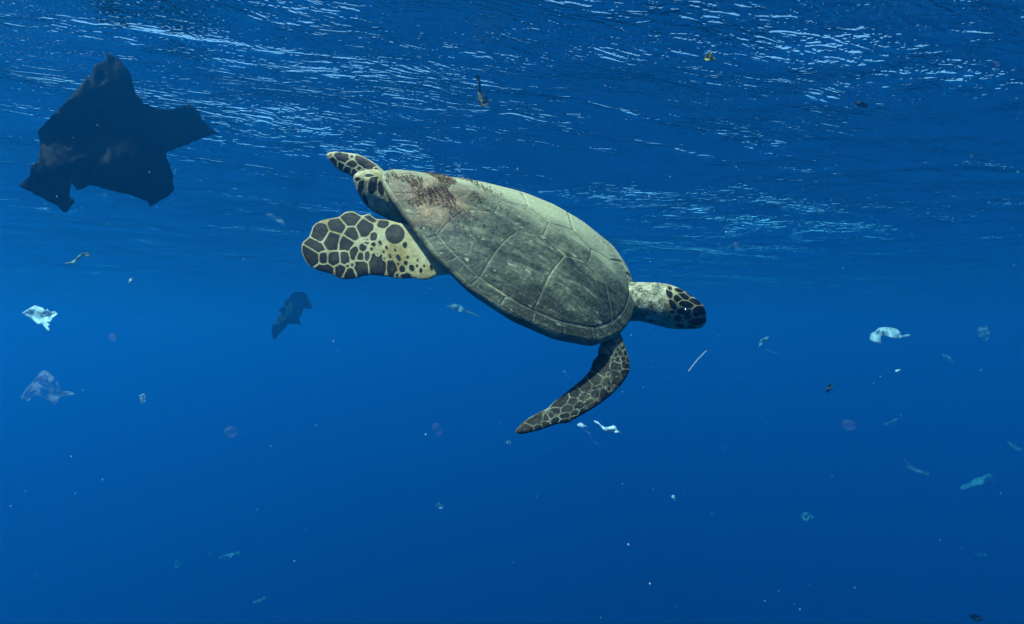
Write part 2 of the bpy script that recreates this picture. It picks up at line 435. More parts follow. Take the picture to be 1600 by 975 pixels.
# left hind flipper, folded up behind the shell
d_hl = depth_of((-.44 * TL, .08 * TL, 0.0))
hind_l = zo([(272,125),(300,108),(345,105),(400,112),(460,120),(510,140),(560,170),(605,205),(640,250),(600,300),(520,300),(450,275),(432,258),(400,242),(345,215),(308,180)], 440, 210, 3.9)
ls = zc([(372,138,42,24,20),(318,165,16,44,-32),(355,190,20,24,-20),(430,180,34,20,25),(405,215,26,18,20),(520,172,62,32,30),(440,225,24,20,20),(470,205,20,16,0),(298,128,12,14,0),(425,135,16,10,0),(580,215,30,14,40),(500,230,30,20,0)], 440, 210, 3.9)
flipper(hind_l, lambda x, y: d_hl + .01 - .0006 * (x - 600), .008, 12, ls, 0.15, step=3.0, gap=1.8)
# left hind leg and tail stump
leg_l = zo([(438,262),(462,232),(520,216),(580,214),(640,232),(720,330),(790,480),(770,560),(700,545),(640,512),(570,478),(512,432),(472,372),(448,312)], 440, 210, 3.9)
lgs = zc([(560,300,24,50,15),(600,320,14,44,-15),(480,330,14,60,10),(510,400,10,44,-20),(545,250,40,8,0),(470,270,20,10,0)], 440, 210, 3.9)
flipper(leg_l, lambda x, y: d_hl - .005, .040, 22, lgs, lambda v: np.full(len(v), .35), step=4.0)
# right front flipper, sweeping down and back from the shoulder
d_fr = depth_of((.34 * TL, -.27 * TL, -.03))
front_r = zo([(540,400),(505,465),(500,505),(478,530),(463,575),(430,615),(390,650),(335,695),(272,745),(250,770),(190,800),(140,830),(100,865),(80,893),(110,905),(160,896),(220,880),(300,852),(345,849),(380,830),(450,790),(520,745),(570,705),(610,665),(645,620),(663,575),(661,530),(648,480),(634,440),(618,400),(590,340),(560,340)], 780, 400, 3.25)
fs = zc([(512,562,52,52,0),(484,618,44,36,30),(430,655,46,38,-40),(388,690,38,34,-40),(312,732,50,32,-38),(430,715,30,26,-20),(372,738,30,22,-30),(402,758,32,20,-30),(345,775,36,22,-25),(285,790,30,22,-30),(265,808,34,18,-30),(385,795,28,18,-25),(335,810,30,18,-20),(330,838,32,16,-20),
 (185,832,44,24,-28),(240,822,24,22,-20),(130,878,44,22,-22),(195,868,20,18,0),(235,850,22,16,-10),(285,832,24,18,-20),(588,562,32,24,30),(640,557,20,18,0),(632,596,28,20,-50),(585,600,30,26,-20),(545,640,30,24,-20),(590,630,38,26,-35),(560,672,28,22,-40),(572,668,24,18,-40),(530,697,44,24,-35),(492,702,26,24,0),(480,668,16,13,0),(512,660,18,12,0),(455,740,26,18,-20),(470,760,40,20,-35),(425,790,40,18,-28),(380,822,30,14,-20),
 (600,528,16,14,0),(628,522,14,11,0),(650,530,10,16,0),(590,505,9,12,0),(615,495,9,11,0),(640,495,9,12,0),(575,530,12,10,0),(570,490,8,8,0),(600,470,7,8,0),(625,465,8,8,0),(555,475,7,8,0),(555,600,16,14,0),(450,690,14,12,0),(610,440,6,7,0),(585,445,6,6,0)], 780, 400, 3.25)
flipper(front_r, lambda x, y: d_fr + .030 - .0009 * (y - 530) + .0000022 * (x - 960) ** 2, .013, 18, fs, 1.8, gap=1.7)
co, f, sc, tn, fld_r = SRC[-1]
_c = co * np.array([1, -1, 1]); _y0, _z0 = .27 * TL, -.03; _an = R(-38)
_dy, _dz = _c[:, 1] - _y0, _c[:, 2] - _z0
_c[:, 1] = _y0 + _dy * math.cos(_an) - _dz * math.sin(_an) - .03; _c[:, 2] = _z0 + _dy * math.sin(_an) + _dz * math.cos(_an) - .02
SRC.append((_c, [tuple(reversed(q)) for q in f], sc, tn, None))      # left front flipper: the same blade mirrored, lower in its stroke
# neck and head
d_hd = depth_of((.50 * TL, 0, .0))
HEAD = [(930, 478, 30, .040, .045), (960, 474, 30, .042, .045), (985, 471, 30.5, .042, .04), (1003, 471.5, 30.5, .040, .035), (1020, 473.5, 32.5, .041, .035), (1038, 477, 34, .045, .035), (1054, 481, 33, .047, .04), (1068, 485.5, 29.5, .043, .05), (1080, 489, 25.5, .035, .06), (1089, 492.5, 22, .027, .06), (1096, 495, 18.5, .020, .065), (1101, 496, 13, .013, .068), (1103.5, 496, 7, .007, .07)]
def head_loft():
    pts = np.array(HEAD); t = np.linspace(0, len(pts) - 1, 64)
    cols = [np.interp(t, np.arange(len(pts)), pts[:, i]) for i in range(5)]
    for c in cols:
        for _ in range(3): c[1:-1] = .25 * c[:-2] + .5 * c[1:-1] + .25 * c[2:]
    px, py, hh, wd, dd = cols; n = 48; co, xy = [], []
    tx = np.gradient(px); ty = np.gradient(py); ln = np.hypot(tx, ty)
    for i in range(64):
        nx, ny = -ty[i] / ln[i], tx[i] / ln[i]      # points down in the picture
        nx *= .45; ny = math.sqrt(1 - nx * nx)
        for j in range(n):
            a = 2 * math.pi * j / n; ca, sa = math.cos(a), math.sin(a)
            ca = math.copysign(abs(ca) ** .9, ca); sa = math.copysign(abs(sa) ** .9, sa)
            wdt = wd[i] * (1 - .22 * max(0, -ca) ** 1.5) # narrower crown
            x, y = px[i] + nx * hh[i] * ca, py[i] + ny * hh[i] * ca
            co.append(PL(x, y, d_hd + dd[i] - wdt * sa)); xy.append((x, y))
    f = []
    for i in range(63):
        for j in range(n): f.append((i * n + j, i * n + (j + 1) % n, (i + 1) * n + (j + 1) % n, (i + 1) * n + j))
    f.append(tuple(range(n))[::-1]); f.append(tuple(63 * n + j for j in range(n)))
    hsd = zc([(742,455,36,80,-25),(910,448,92,36,14),(885,540,95,36,4),(805,630,44,40,0),(832,722,58,28,8),(1080,545,85,72,0),(940,612,46,34,-20),(1055,665,115,48,-12),(700,320,34,66,-25),(795,375,56,44,0),(890,345,80,36,18),(1020,412,80,32,28),(740,540,34,24,0),(975,730,56,28,5),(700,250,30,30,0),(820,275,60,24,20),(950,330,60,22,28),(700,610,16,18,0),(1120,600,50,18,0)], 960, 420, 8.125, lambda a, r: 1.14)
    xy = np.array(xy); s = seeds_field(xy, hsd, gap=1.1)
    tn = np.clip(1 - (xy[:, 0] - 1036) / 14, 0, 1)
    SRC.append((np.array([tuple(q) for q in co]), f, s, tn, (hsd, 1.1, None, 0)))
head_loft()
# trunk and plastron under the shell
def trunk():
    na = 72; al = np.linspace(-math.pi, math.pi, na, endpoint=False); ra = np.interp(np.abs(al), _a, _r); co, f = [], []
    prof = [(.05, None), (.5, None), (.84, None), (.925, .006), (.91, -.012), (.86, -.030), (.74, -.052), (.55, -.066), (.3, -.072), (.05, -.073)]
    for rho, z in prof:
        x = CX + ra * rho * np.cos(al); y = ra * rho * np.sin(al)
        zz = zshell(x, y) * TL - .012 if z is None else np.full(na, z)
        co.append(np.stack([x * TL, y * TL, zz], -1))
    co = np.concatenate(co)
    for j in range(len(prof) - 1):
        for i in range(na): f.append((j * na + i, (j + 1) * na + i, (j + 1) * na + (i + 1) % na, j * na + (i + 1) % na))
    f.append(tuple(range(na))); f.append(tuple((len(prof) - 1) * na + i for i in range(na))[::-1])
    SRC.append((co, f, np.full(len(co), -6.0), np.full(len(co), .2), None))
trunk()
def skin_mat():
    k = Mat("turtle_skin"); co = k.coord()
    at = k.n("ShaderNodeAttribute", _attribute_name="scale_depth").outputs["Fac"]
    tn = k.n("ShaderNodeAttribute", _attribute_name="skin_tone").outputs["Fac"]
    n1 = k.noise(60, co, 4, .6); n2 = k.noise(220, co, 3, .6); n3 = k.noise(18, co, 4, .6)
    fine = k.n("ShaderNodeTexVoronoi", _feature='DISTANCE_TO_EDGE', Scale=210, Vector=co).outputs[0]
    sd_ = k.math('ADD', at, k.math('MULTIPLY', k.math('SUBTRACT', k.mix(.5, n1, n2), .5), 4.5))
    mask = k.ramp(k.math('MULTIPLY_ADD', sd_, .12, .5), ((.46, 0.0), (.60, 1.0)))
    cream = k.ramp(n3, ((.34, (.27, .19, .065)), (.46, (.37, .30, .135)), (.56, (.41, .35, .185)), (.68, (.48, .42, .265))))
    grey = k.ramp(k.mix(.4, n1, fine), ((.27, (.08, .07, .042)), (.37, (.26, .235, .145)), (.50, (.54, .49, .33))))
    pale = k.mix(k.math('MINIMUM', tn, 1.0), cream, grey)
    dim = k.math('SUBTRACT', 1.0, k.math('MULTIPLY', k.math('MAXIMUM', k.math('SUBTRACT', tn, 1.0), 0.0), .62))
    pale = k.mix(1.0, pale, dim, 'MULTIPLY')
    dark = k.ramp(n3, ((.38, (.006, .007, .006)), (.56, (.014, .012, .008)), (.68, (.060, .042, .020))))
    pale = k.mix(1.0, pale, k.ramp(k.mix(.5, n1, n2), ((.34, .55), (.5, 1.0), (.66, 1.25))), 'MULTIPLY')
    # worn brown centres of the larger scales
    worn = k.math('MULTIPLY', k.ramp(k.math('MULTIPLY', at, .1), ((.35, 0.0), (.9, 1.0))), k.ramp(k.noise(95, co, 4, .7), ((.48, 0.0), (.66, .9))))
    dark = k.mix(worn, dark, (.060, .046, .024))
    col = k.mix(mask, pale, dark)
    wr = k.math('MULTIPLY', k.math('MULTIPLY', k.noise(48, k.coord((1.6, .6, .6)), 3, .6, 1.2), tn), 2.2)
    hgt = k.math('ADD', wr, k.math('ADD', k.math('MULTIPLY', mask, .6), k.math('MULTIPLY', n2, .6)))
    b = k.n("ShaderNodeBsdfPrincipled", Base_Color=col, Roughness=.6, Normal=k.bump(hgt, .0013))
    b.inputs["Specular IOR Level"].default_value = .12
    return k.surf(b.outputs[0])
def build_body():
    co = np.concatenate([s[0] for s in SRC]); sc = np.concatenate([s[2] for s in SRC]); tn = np.concatenate([s[3] for s in SRC])
    f, o = [], 0
    for s in SRC:
        f += [tuple(i + o for i in q) for q in s[1]]; o += len(s[0])
    tmp = bpy.data.objects.new("tmp", mesh_np("tmp", co, f)); scene.collection.objects.link(tmp)
    bm = bmesh.new(); bm.from_mesh(tmp.data); bmesh.ops.recalc_face_normals(bm, faces=bm.faces); bm.to_mesh(tmp.data); bm.free()
    rm = tmp.modifiers.new("r", 'REMESH'); rm.mode = 'VOXEL'; rm.voxel_size = .0018; rm.use_smooth_shade = True
    sm = tmp.modifiers.new("s", 'SMOOTH'); sm.factor = .5; sm.iterations = 3
    dg = bpy.context.evaluated_depsgraph_get()
    me = bpy.data.meshes.new_from_object(tmp.evaluated_get(dg)); me.name = "body"
    old = tmp.data; bpy.data.objects.remove(tmp); bpy.data.meshes.remove(old)
    n = len(me.vertices); v = np.empty(n * 3, np.float32); me.vertices.foreach_get("co", v); v = v.reshape(-1, 3)
    kd = kdtree.KDTree(len(co))
    for i, q in enumerate(co): kd.insert(q, i)
    kd.balance()
    near = np.array([kd.find(q)[1] for q in v])
    S = sc[near].astype(np.float32); T = tn[near].astype(np.float32)
    part = np.repeat(np.arange(len(SRC)), [len(q[0]) for q in SRC])[near]
    # where each skin point lies on its flipper's own flat pattern
    w4 = np.concatenate([v, np.ones((n, 1))], 1) @ np.array(TM).T[:, :3] - np.array(CAM)
    dp = w4 @ np.array(FWD); uv = np.stack([800 + F * (w4 @ np.array(RGT)) / dp, 487.5 - F * (w4 @ np.array(UPV)) / dp], 1)
    for pi, q in enumerate(SRC):
        if q[4] is None: continue
        m = part == pi; seeds, gap, b, rim = q[4]
        fld = seeds_field(uv[m], seeds, gap=gap)
        if b is not None:
            p2 = uv[m]; d = np.full(len(p2), 1e9)
            for i in range(len(b)):
                a, c = b[i], b[(i + 1) % len(b)]; e = c - a; t = np.clip(((p2 - a) @ e) / (e @ e + 1e-12), 0, 1)
                d = np.minimum(d, np.linalg.norm(p2 - a - t[:, None] * e, axis=1))
            fld = np.minimum(fld, np.where(d < 8, (d - rim) * 1.5, 99))
        S[m] = fld
    for nm, arr in (("scale_depth", S), ("skin_tone", T)):
        me.attributes.new(nm, 'FLOAT', 'POINT').data.foreach_set("value", arr)
    me.materials.clear(); me.materials.append(skin_mat())
    me.polygons.foreach_set("use_smooth", np.ones(len(me.polygons), bool))
    print("body verts", n)
    return link(bpy.data.objects.new("body", me), turtle)
body = build_body()
def eye(side):
    k = Mat("turtle_eye"); b = k.n("ShaderNodeBsdfPrincipled", Base_Color=(.006, .006, .006, 1), Roughness=.08); k.surf(b.outputs[0])
    bm = bmesh.new(); bmesh.ops.create_uvsphere(bm, u_segments=20, v_segments=14, radius=.0085)
    me = bpy.data.meshes.new("eye"); bm.to_mesh(me); bm.free(); me.materials.append(k.m)
    me.polygons.foreach_set("use_smooth", np.ones(len(me.polygons), bool))
    o = link(bpy.data.objects.new("eye", me), turtle); o.location = PL(1072, 487, d_hd + .052 - side * .0375)
    return o
eye(1); eye(-1)
def algae():
    rng = np.random.default_rng(11); co, f = [], []
    up = TI.to_3x3() @ Vector((0, 0, 1)); back = Vector((-1, 0, 0))
    for _ in range(5200):
        x = rng.normal(-.30, .11); y = rng.normal(-.01, .085)
        if x > .1 or x < -.48 or abs(y) > float(outline_w(x)) * .96: continue
        if noise.noise(Vector((x * 11, y * 11, 3))) < -.02: continue
        p = Vector(shell_pt(np.array([x]), np.array([y]), .002)[0]); p2 = Vector(shell_pt(np.array([x]), np.array([y]), .012)[0])
        n = (p2 - p).normalized(); L = rng.uniform(.002, .006)
        d = (n * .7 + back * .6 + Vector(rng.normal(size=3)) * .4).normalized(); sdv = d.cross(Vector(rng.normal(size=3))).normalized() * rng.uniform(.0005, .0011)
        i = len(co); mid = p + d * L * .55 + sdv * .3; tip = p + d * L + back * L * .35
        co += [p - sdv, p + sdv, mid + sdv * .8, mid - sdv * .8, tip]
        f += [(i, i + 1, i + 2, i + 3), (i + 3, i + 2, i + 4)]
    k = Mat("turf_algae"); c = k.ramp(k.noise(30, k.coord(), 3), ((.36, (.20, .115, .055)), (.5, (.42, .25, .125)), (.64, (.52, .37, .20))))
    b = k.n("ShaderNodeBsdfPrincipled", Base_Color=c, Roughness=.8); k.surf(b.outputs[0])
    tag(link(bpy.data.objects.new("algae_growth", mesh_np("algae_growth", co, f, k.m)), carapace), "reddish brown algae turf", kind="stuff")
algae()

# ------------------------------------------------------------------ floating rubbish and drifting bits
def plastic(name, col, rough=.35, clear=0.0, trans=.4, bump=.0, scale=30, spec=.5, edge=.75, vary=.5):
    k = Mat(name); nz = k.noise(scale, k.coord(), 4, .6)
    c = k.mix(k.ramp(nz, ((.35, 0.0), (.65, 1.0))), tuple(v * .82 for v in col), tuple(min(1, v * 1.1) for v in col))
    nrm = k.bump(nz, bump) if bump else None
    kw = {"Normal": nrm} if nrm else {}
    b = k.n("ShaderNodeBsdfPrincipled", Base_Color=c, Roughness=rough, **kw); b.inputs["Specular IOR Level"].default_value = spec
    tl = k.n("ShaderNodeBsdfTranslucent", Color=c, **kw)
    sh = k.n("ShaderNodeMixShader", i0=trans, i1=b.outputs[0], i2=tl.outputs[0]).outputs[0]
    if clear:
        tp = k.n("ShaderNodeBsdfTransparent")
        # film looks thicker where it creases and is seen edge on
        lw = k.n("ShaderNodeLayerWeight", Blend=.35)
        fac = k.math('MULTIPLY', k.math('SUBTRACT', 1.0, k.math('MULTIPLY', lw.outputs["Facing"], edge)), clear)
        fac = k.math('MINIMUM', k.math('MAXIMUM', k.math('ADD', fac, k.math('MULTIPLY', k.math('SUBTRACT', nz, .5), vary)), 0.0), 1.0)
        sh = k.n("ShaderNodeMixShader", i0=fac, i1=sh, i2=tp.outputs[0]).outputs[0]
    return k.surf(sh)
M_BLACK = plastic("black_sheeting", (.0035, .0035, .004), .6, 0, .0, .001, 9, .03)
M_WHITE = plastic("white_plastic", (.86, .90, .92), .35, 0, .5)
M_MILKY = plastic("milky_plastic", (.72, .78, .80), .35, .45, .45)
M_CLEAR = plastic("clear_film", (.55, .62, .64), .25, .985, .4, edge=.26, vary=.35)
M_CYAN = plastic("pale_blue_plastic", (.30, .50, .58), .4, .45, .7, edge=.4)
M_FAINT = plastic("faint_film", (.45, .55, .58), .4, .85, .6, edge=.4, vary=.3)
M_LEAF = plastic("rotting_leaf", (.055, .045, .025), .6, 0, .15)
M_TAN = plastic("tan_strip", (.34, .30, .17), .6, 0, .3)
M_OLIVE = plastic("yellow_green_leaf", (.42, .40, .06), .6, 0, .4)
M_DARK = plastic("dark_scrap", (.012, .013, .012), .7, 0, .1, spec=.1)
M_BLUR = plastic("violet_blur", (.44, .42, .62), .3, .975, .5, edge=.06, vary=.15)
M_PINK = plastic("pink_speck", (.60, .44, .48), .4, .965, .5, edge=.05, vary=.15)

def sheet(name, label, cat, poly, depth, mat, crumple=.1, roll=.5, thick=.0012, step=None, seed=0, group=None, fine=3.0, tilt=(0, 0)):
    """A crumpled piece of sheet material: a traced outline at its own distance, rolled and creased in depth."""
    rng = random.Random(seed * 7 + 1); poly = [tuple(map(float, q)) for q in poly]
    b = np.array(poly); lo, hi = b.min(0), b.max(0); size = max(hi - lo); step = step or max(.8, size / 26)
    # uneven torn edge between the traced corners
    bb = []
    n = len(poly)
    for i in range(n):
        a, c = b[i], b[(i + 1) % n]; m = max(1, int(np.linalg.norm(c - a) / (step * 1.1)))
        nrm = np.array([-(c - a)[1], (c - a)[0]]) / (np.linalg.norm(c - a) + 1e-9)
        for t in range(m): bb.append(a + (c - a) * t / m + (nrm * rng.gauss(0, min(1.0, size * .006) * .6) if t else 0))
    v, tris, d = fill(np.array(bb), step, seed=seed)
    cx, cy_ = (lo + hi) / 2; dm = depth if not callable(depth) else depth(cx, cy_)
    sz = size * dm / F; org = P(cx, cy_, dm); ax = rng.uniform(0, 6.28)
    co = []
    for x, y in v:
        u, w_ = (x - cx) / size, (y - cy_) / size
        s = (u * math.cos(ax) + w_ * math.sin(ax)) * 2
        off = roll * sz * (s * s - .3) * .6 + sz * (tilt[0] * u + tilt[1] * w_)
        off += crumple * sz * 1.6 * noise.noise(Vector((u * fine, w_ * fine, seed * 3.1)))
        off += crumple * sz * .6 * abs(noise.noise(Vector((u * fine * 2.6, w_ * fine * 2.6, seed * 1.7 + 9))))
        dd = (depth(x, y) if callable(depth) else depth)
        co.append(P(x, y, dd + off) - org)
    me = mesh_np(name, co, tris, mat)
    bm = bmesh.new(); bm.from_mesh(me); bmesh.ops.recalc_face_normals(bm, faces=bm.faces); bm.to_mesh(me); bm.free()
    o = link(bpy.data.objects.new(name, me)); o.location = org
    so = o.modifiers.new("thickness", 'SOLIDIFY'); so.thickness = thick; so.offset = 0
    return tag(o, label, cat, group)
def blob(px, py, rx, ry, ang=0, n=11, rough=.3, seed=0):
    rng = random.Random(seed + 100); out = []
    for i in range(n):
        a = 2 * math.pi * i / n; r = 1 + rng.uniform(-rough, rough)
        x, y = rx * r * math.cos(a), ry * r * math.sin(a); c, s = math.cos(R(ang)), math.sin(R(ang))
        out.append((px + x * c - y * s, py + x * s + y * c))
    return out
def ribbon(pts, w):
    """Outline of a strip of varying width along a polyline."""
    p = np.array(pts, float); t = np.gradient(p, axis=0); n = np.stack([-t[:, 1], t[:, 0]], 1) / (np.linalg.norm(t, axis=1, keepdims=True) + 1e-9)
    ww = np.array(w if hasattr(w, "__len__") else [w] * len(p))[:, None] / 2
    return [tuple(q) for q in p + n * ww] + [tuple(q) for q in (p - n * ww)[::-1]]

# the big black sheet hanging from the surface
blk = zo([(455,228),(478,240),(515,246),(538,282),(556,300),(575,345),(590,410),(625,452),(680,470),(735,478),(820,455),(850,470),(890,530),(925,562),(955,586),(915,588),(850,615),(720,665),(735,710),(755,770),(756,830),(720,860),(655,900),(640,875),(575,850),(490,830),(395,805),(335,828),(310,795),(300,850),(325,875),(315,890),(285,925),(240,890),(180,860),(80,810),(130,765),(135,720),(165,700),(175,630),(165,570),(220,510),(300,430),(350,370),(405,320),(410,285),(465,262)], 0, 0, 2.785)
def blk_depth(x, y): return float(np.interp(x, [20, 170, 240, 300, 350], [2.78, 2.97, 3.25, 3.58, 3.75]) - .0006 * (y - 90))
sheet("plastic_sheet", "large torn black plastic sheet hanging just under the sea surface", "plastic", blk, blk_depth, M_BLACK, .07, .10, .002, 4.0, 3, fine=5.0)

sheet("plastic_bag", "bright white plastic bag with pointed end and frayed tail", "bag", zo([(75,150),(120,118),(180,88),(240,108),(262,130),(275,115),(300,140),(340,135),(360,158),(325,185),(300,222),(265,215),(300,245),(278,250),(300,290),(280,290),(235,235),(205,240),(160,205)], 20, 460, 5.13), 4.2, M_WHITE, .16, .35, seed=4, tilt=(0, -1.0))
sheet("plastic_film", "faint clear plastic film, triangular, below the white pointed bag", "film", zo([(60,845),(85,785),(160,700),(235,610),(275,615),(345,680),(380,740),(385,780),(450,775),(500,800),(430,815),(385,815),(340,880),(290,850),(240,820),(180,800),(130,860),(95,830)], 20, 460, 5.13), 2.6, M_CLEAR, .35, .4, seed=5, fine=5)
sheet("tattered_cloth", "dark tattered scrap adrift below the hind flipper", "scrap", zo([(450,170),(540,150),(620,160),(690,200),(680,260),(740,290),(770,400),(720,420),(640,400),(610,460),(590,520),(560,540),(590,680),(540,640),(470,660),(400,640),(350,710),(250,800),(210,880),(160,870),(140,720),(170,620),(220,600),(240,520),(290,470),(240,440),(290,400),(330,360),(340,290),(420,240)], 410, 440, 9.75), 10.0, M_DARK, .3, .4, seed=6, fine=5)
sheet("plastic_bag", "crumpled whitish plastic bag with thin trailing tail, level with the turtle's head", "bag", zo([(380,520),(400,420),(500,370),(560,310),(680,280),(820,290),(950,320),(1030,390),(1050,460),(1180,430),(1240,440),(1180,480),(1040,505),(900,510),(780,480),(680,450),(610,470),(620,560),(625,630),(540,600),(460,580),(400,560)], 1330, 490, 13.33), 5.2, M_MILKY, .22, .5, seed=7, fine=4, tilt=(0, -.8))
sheet("plastic_scrap", "torn white plastic scrap beneath the tip of the front flipper", "plastic", zo([(640,220),(720,250),(800,330),(880,370),(960,360),(1050,330),(1110,370),(1130,430),(1200,480),(1080,480),(960,490),(880,460),(820,400),(740,320),(660,280)], 880, 640, 13.33), 3.4, M_WHITE, .25, .6, seed=8, tilt=(0, -.8))
sheet("plastic_flake", "small bright white flake touching the front flipper's tip from below", "plastic", zo([(290,320),(340,270),(400,290),(450,330),(520,360),(440,350),(380,385),(330,360)], 880, 640, 13.33), 3.4, M_WHITE, .2, .5, seed=9)
sheet("plastic_thread", "thin clear thread of film hanging below the white flake", "film", ribbon([(908, 662), (912, 673), (921, 676), (923, 684), (928, 690), (934, 694)], [1, 1.4, 2.2, 3.5, 2.2, 3.0]), 3.4, M_CLEAR, .2, .3, seed=10)
sheet("drift_strip", "pale tan wavy strip adrift under the black plastic sheet", "strip", ribbon([(101, 412), (112, 411), (120, 405), (128, 398), (137, 397), (140, 400)], [2, 4, 4, 5, 5, 2]), 5.0, M_TAN, .2, .4, seed=11)
sheet("plastic_flake", "tiny bright white flake between the black sheet and the white bag", "plastic", blob(204, 438, 4.5, 2.2, -55, seed=1), 4.0, M_WHITE, .3, .5, seed=12)
sheet("plastic_bit", "little pale crumpled plastic bit with blunt corner, beside the clear triangular film", "plastic", [(218, 618), (225, 615), (228, 621), (226, 630), (221, 630), (219, 624)], 4.2, M_MILKY, .4, .5, seed=13)
sheet("plastic_scrap", "pale blue scrap with thin tail below the turtle's shell edge", "plastic", zo([(965,192),(1010,178),(1040,185),(1060,208),(1120,232),(1140,240),(1060,222),(1020,215),(990,200)], 400, 420, 3.25), 5.5, M_CYAN, .3, .5, seed=14)
sheet("dead_leaf", "brown withered leaf on a long stem hanging at the surface", "leaf", zo([(500,190),(590,210),(610,300),(630,420),(620,500),(650,540),(740,630),(790,700),(760,770),(690,830),(620,800),(570,740),(560,640),(575,520),(580,420),(570,330),(530,270)], 700, 100, 12.19), 3.3, M_LEAF, .3, .6, seed=15)
sheet("floating_leaf", "small yellow green leaf drifting below the bright surface", "leaf", zo([(640,490),(700,400),(780,340),(830,300),(850,420),(900,490),(960,570),(860,560),(800,540),(740,580),(680,560)], 1060, 60, 16), 2.6, M_OLIVE, .4, .6, seed=16)
sheet("dark_scrap", "small dark scrap near a line of surface glints", "scrap", [(1335, 160), (1341, 157), (1349, 159), (1356, 164), (1354, 169), (1346, 168), (1338, 165)], 3.3, M_DARK, .3, .4, seed=17)
sheet("dark_leaf", "small dark leaf adrift below the crumpled whitish bag", "leaf", [(1290, 613), (1292, 605), (1297, 599), (1303, 598), (1301, 604), (1297, 610), (1293, 614)], 4.6, M_LEAF, .3, .5, seed=18)
sheet("plastic_scrap", "small pale blue scrap, upright, in front of the turtle's beak", "plastic", [(1185, 540), (1188, 531), (1195, 527), (1201, 525), (1199, 533), (1192, 537), (1187, 542)], 5.2, M_CYAN, .3, .5, seed=19)
sheet("plastic_hair", "thin pale line trailing below the small upright scrap", "film", ribbon([(1196, 546), (1206, 549), (1220, 553)], [.8, 1.6, .8]), 4.6, M_CLEAR, .1, .2, seed=20)
def straw():
    a, c = P(1076, 580, 2.6), P(1105, 548, 2.75); d = (c - a); L = d.length; r = .0022
    q = d.to_track_quat('Z', 'Y'); co, f = [], []
    for j, t in enumerate(np.linspace(0, 1, 14)):
        bend = .006 * math.sin(t * 2.6)
        for i in range(10):
            an = 2 * math.pi * i / 10; co.append(q @ Vector((r * math.cos(an) + bend, r * math.sin(an), (t - .5) * L)))
    for j in range(13):
        for i in range(10): f.append((j * 10 + i, j * 10 + (i + 1) % 10, (j + 1) * 10 + (i + 1) % 10, (j + 1) * 10 + i))
    f.append(tuple(range(10))[::-1]); f.append(tuple(130 + i for i in range(10)))
    o = link(bpy.data.objects.new("drinking_straw", mesh_np("drinking_straw", co, f, plastic("straw_plastic", (.55, .60, .60), .3, .45, .4)))); o.location = (a + c) / 2
    tag(o, "thin clear straw tilted below the turtle's head", "straw")
straw()
sheet("plastic_bag", "deep pale cyan plastic bag with a narrow neck", "bag", zo([(872,355),(890,340),(920,332),(940,312),(975,305),(1005,290),(1022,300),(1038,328),(1010,340),(975,342),(935,348),(900,362),(880,364)], 1200, 640, 2.91), 8.5, M_CYAN, .15, .3, seed=21, tilt=(0, -.8))
sheet("plastic_strip", "faint curved strip of clear film above the deep cyan bag", "strip", ribbon([(1412, 718), (1420, 728), (1430, 734), (1442, 738), (1452, 742)], [3, 7, 5, 3, 4]), 6.0, M_FAINT, .2, .4, seed=22)
sheet("plastic_scrap", "faint bluish crumpled scrap deep in the water", "plastic", [(1250, 806), (1258, 800), (1268, 803), (1272, 808), (1266, 813), (1263, 819), (1257, 814)], 8.0, M_CYAN, .4, .5, seed=23)
sheet("plastic_scrap", "tiny cyan folded scrap deep under the turtle", "plastic", [(680, 791), (685, 785), (690, 788), (695, 792), (690, 796), (683, 796)], 6.0, M_CYAN, .4, .6, seed=24)
sheet("plastic_strip", "very faint slanted blue strip deep below the white bags", "strip", ribbon([(343, 872), (352, 870), (364, 867), (374, 863)], [3, 7, 6, 3]), 9.5, M_CYAN, .3, .4, seed=25)
sheet("plastic_bit", "very faint upright blue bit beside the faint slanted strip", "plastic", blob(276, 883, 4, 8, 8, seed=26), 10.0, M_CYAN, .3, .4, seed=26)
sheet("plastic_strip", "short pale cyan strip deepest below the turtle's tail", "strip", ribbon([(396, 941), (404, 939), (410, 936), (415, 933)], [3, 4.5, 2.5, 3]), 6.5, M_CYAN, .3, .5, seed=27)
sheet("plastic_strip", "faint greyish strip beside the violet bokeh ring", "strip", ribbon([(1380, 664), (1389, 661), (1397, 657), (1403, 654)], [2, 5, 5, 2]), 6.5, M_CLEAR, .3, .4, seed=28)
sheet("plastic_strip", "faint hooked strip past the deep cyan bag", "strip", ribbon([(1574, 690), (1582, 697), (1590, 701), (1597, 703)], [2, 5, 5, 3]), 6.5, M_FAINT, .2, .4, seed=29)
sheet("plastic_bit", "tiny bright bluish bit under the crumpled whitish bag", "plastic", [(1398, 579), (1403, 577), (1408, 577), (1405, 582), (1401, 583)], 4.8, M_WHITE, .4, .5, seed=30)
sheet("plastic_bit", "tiny pale forked bit deep under the straw", "plastic", [(1048, 775), (1053, 773), (1055, 778), (1057, 782), (1053, 782), (1050, 778)], 5.0, M_MILKY, .4, .5, seed=31)
sheet("plastic_film", "faint hovering patch of clear film near the far surface", "film", blob(1538, 520, 9, 11, 0, seed=32), 7.5, M_FAINT, .3, .5, seed=32)
sheet("plastic_film", "faint blue streak of film below the far surface", "film", ribbon([(1473, 555), (1482, 559), (1490, 566)], [3, 6, 4]), 7.0, M_FAINT, .3, .5, seed=33)
sheet("dark_scrap", "dark scrap sinking at the very bottom of the water", "scrap", [(1514, 962), (1522, 959), (1532, 962), (1537, 967), (1530, 972), (1520, 969)], 5.2, M_DARK, .3, .5, seed=34)
sheet("plastic_film", "faint film wisp behind the front flipper", "film", ribbon([(880, 579), (885, 585), (889, 590)], [2, 5, 2]), 4.2, M_CLEAR, .3, .5, seed=35)
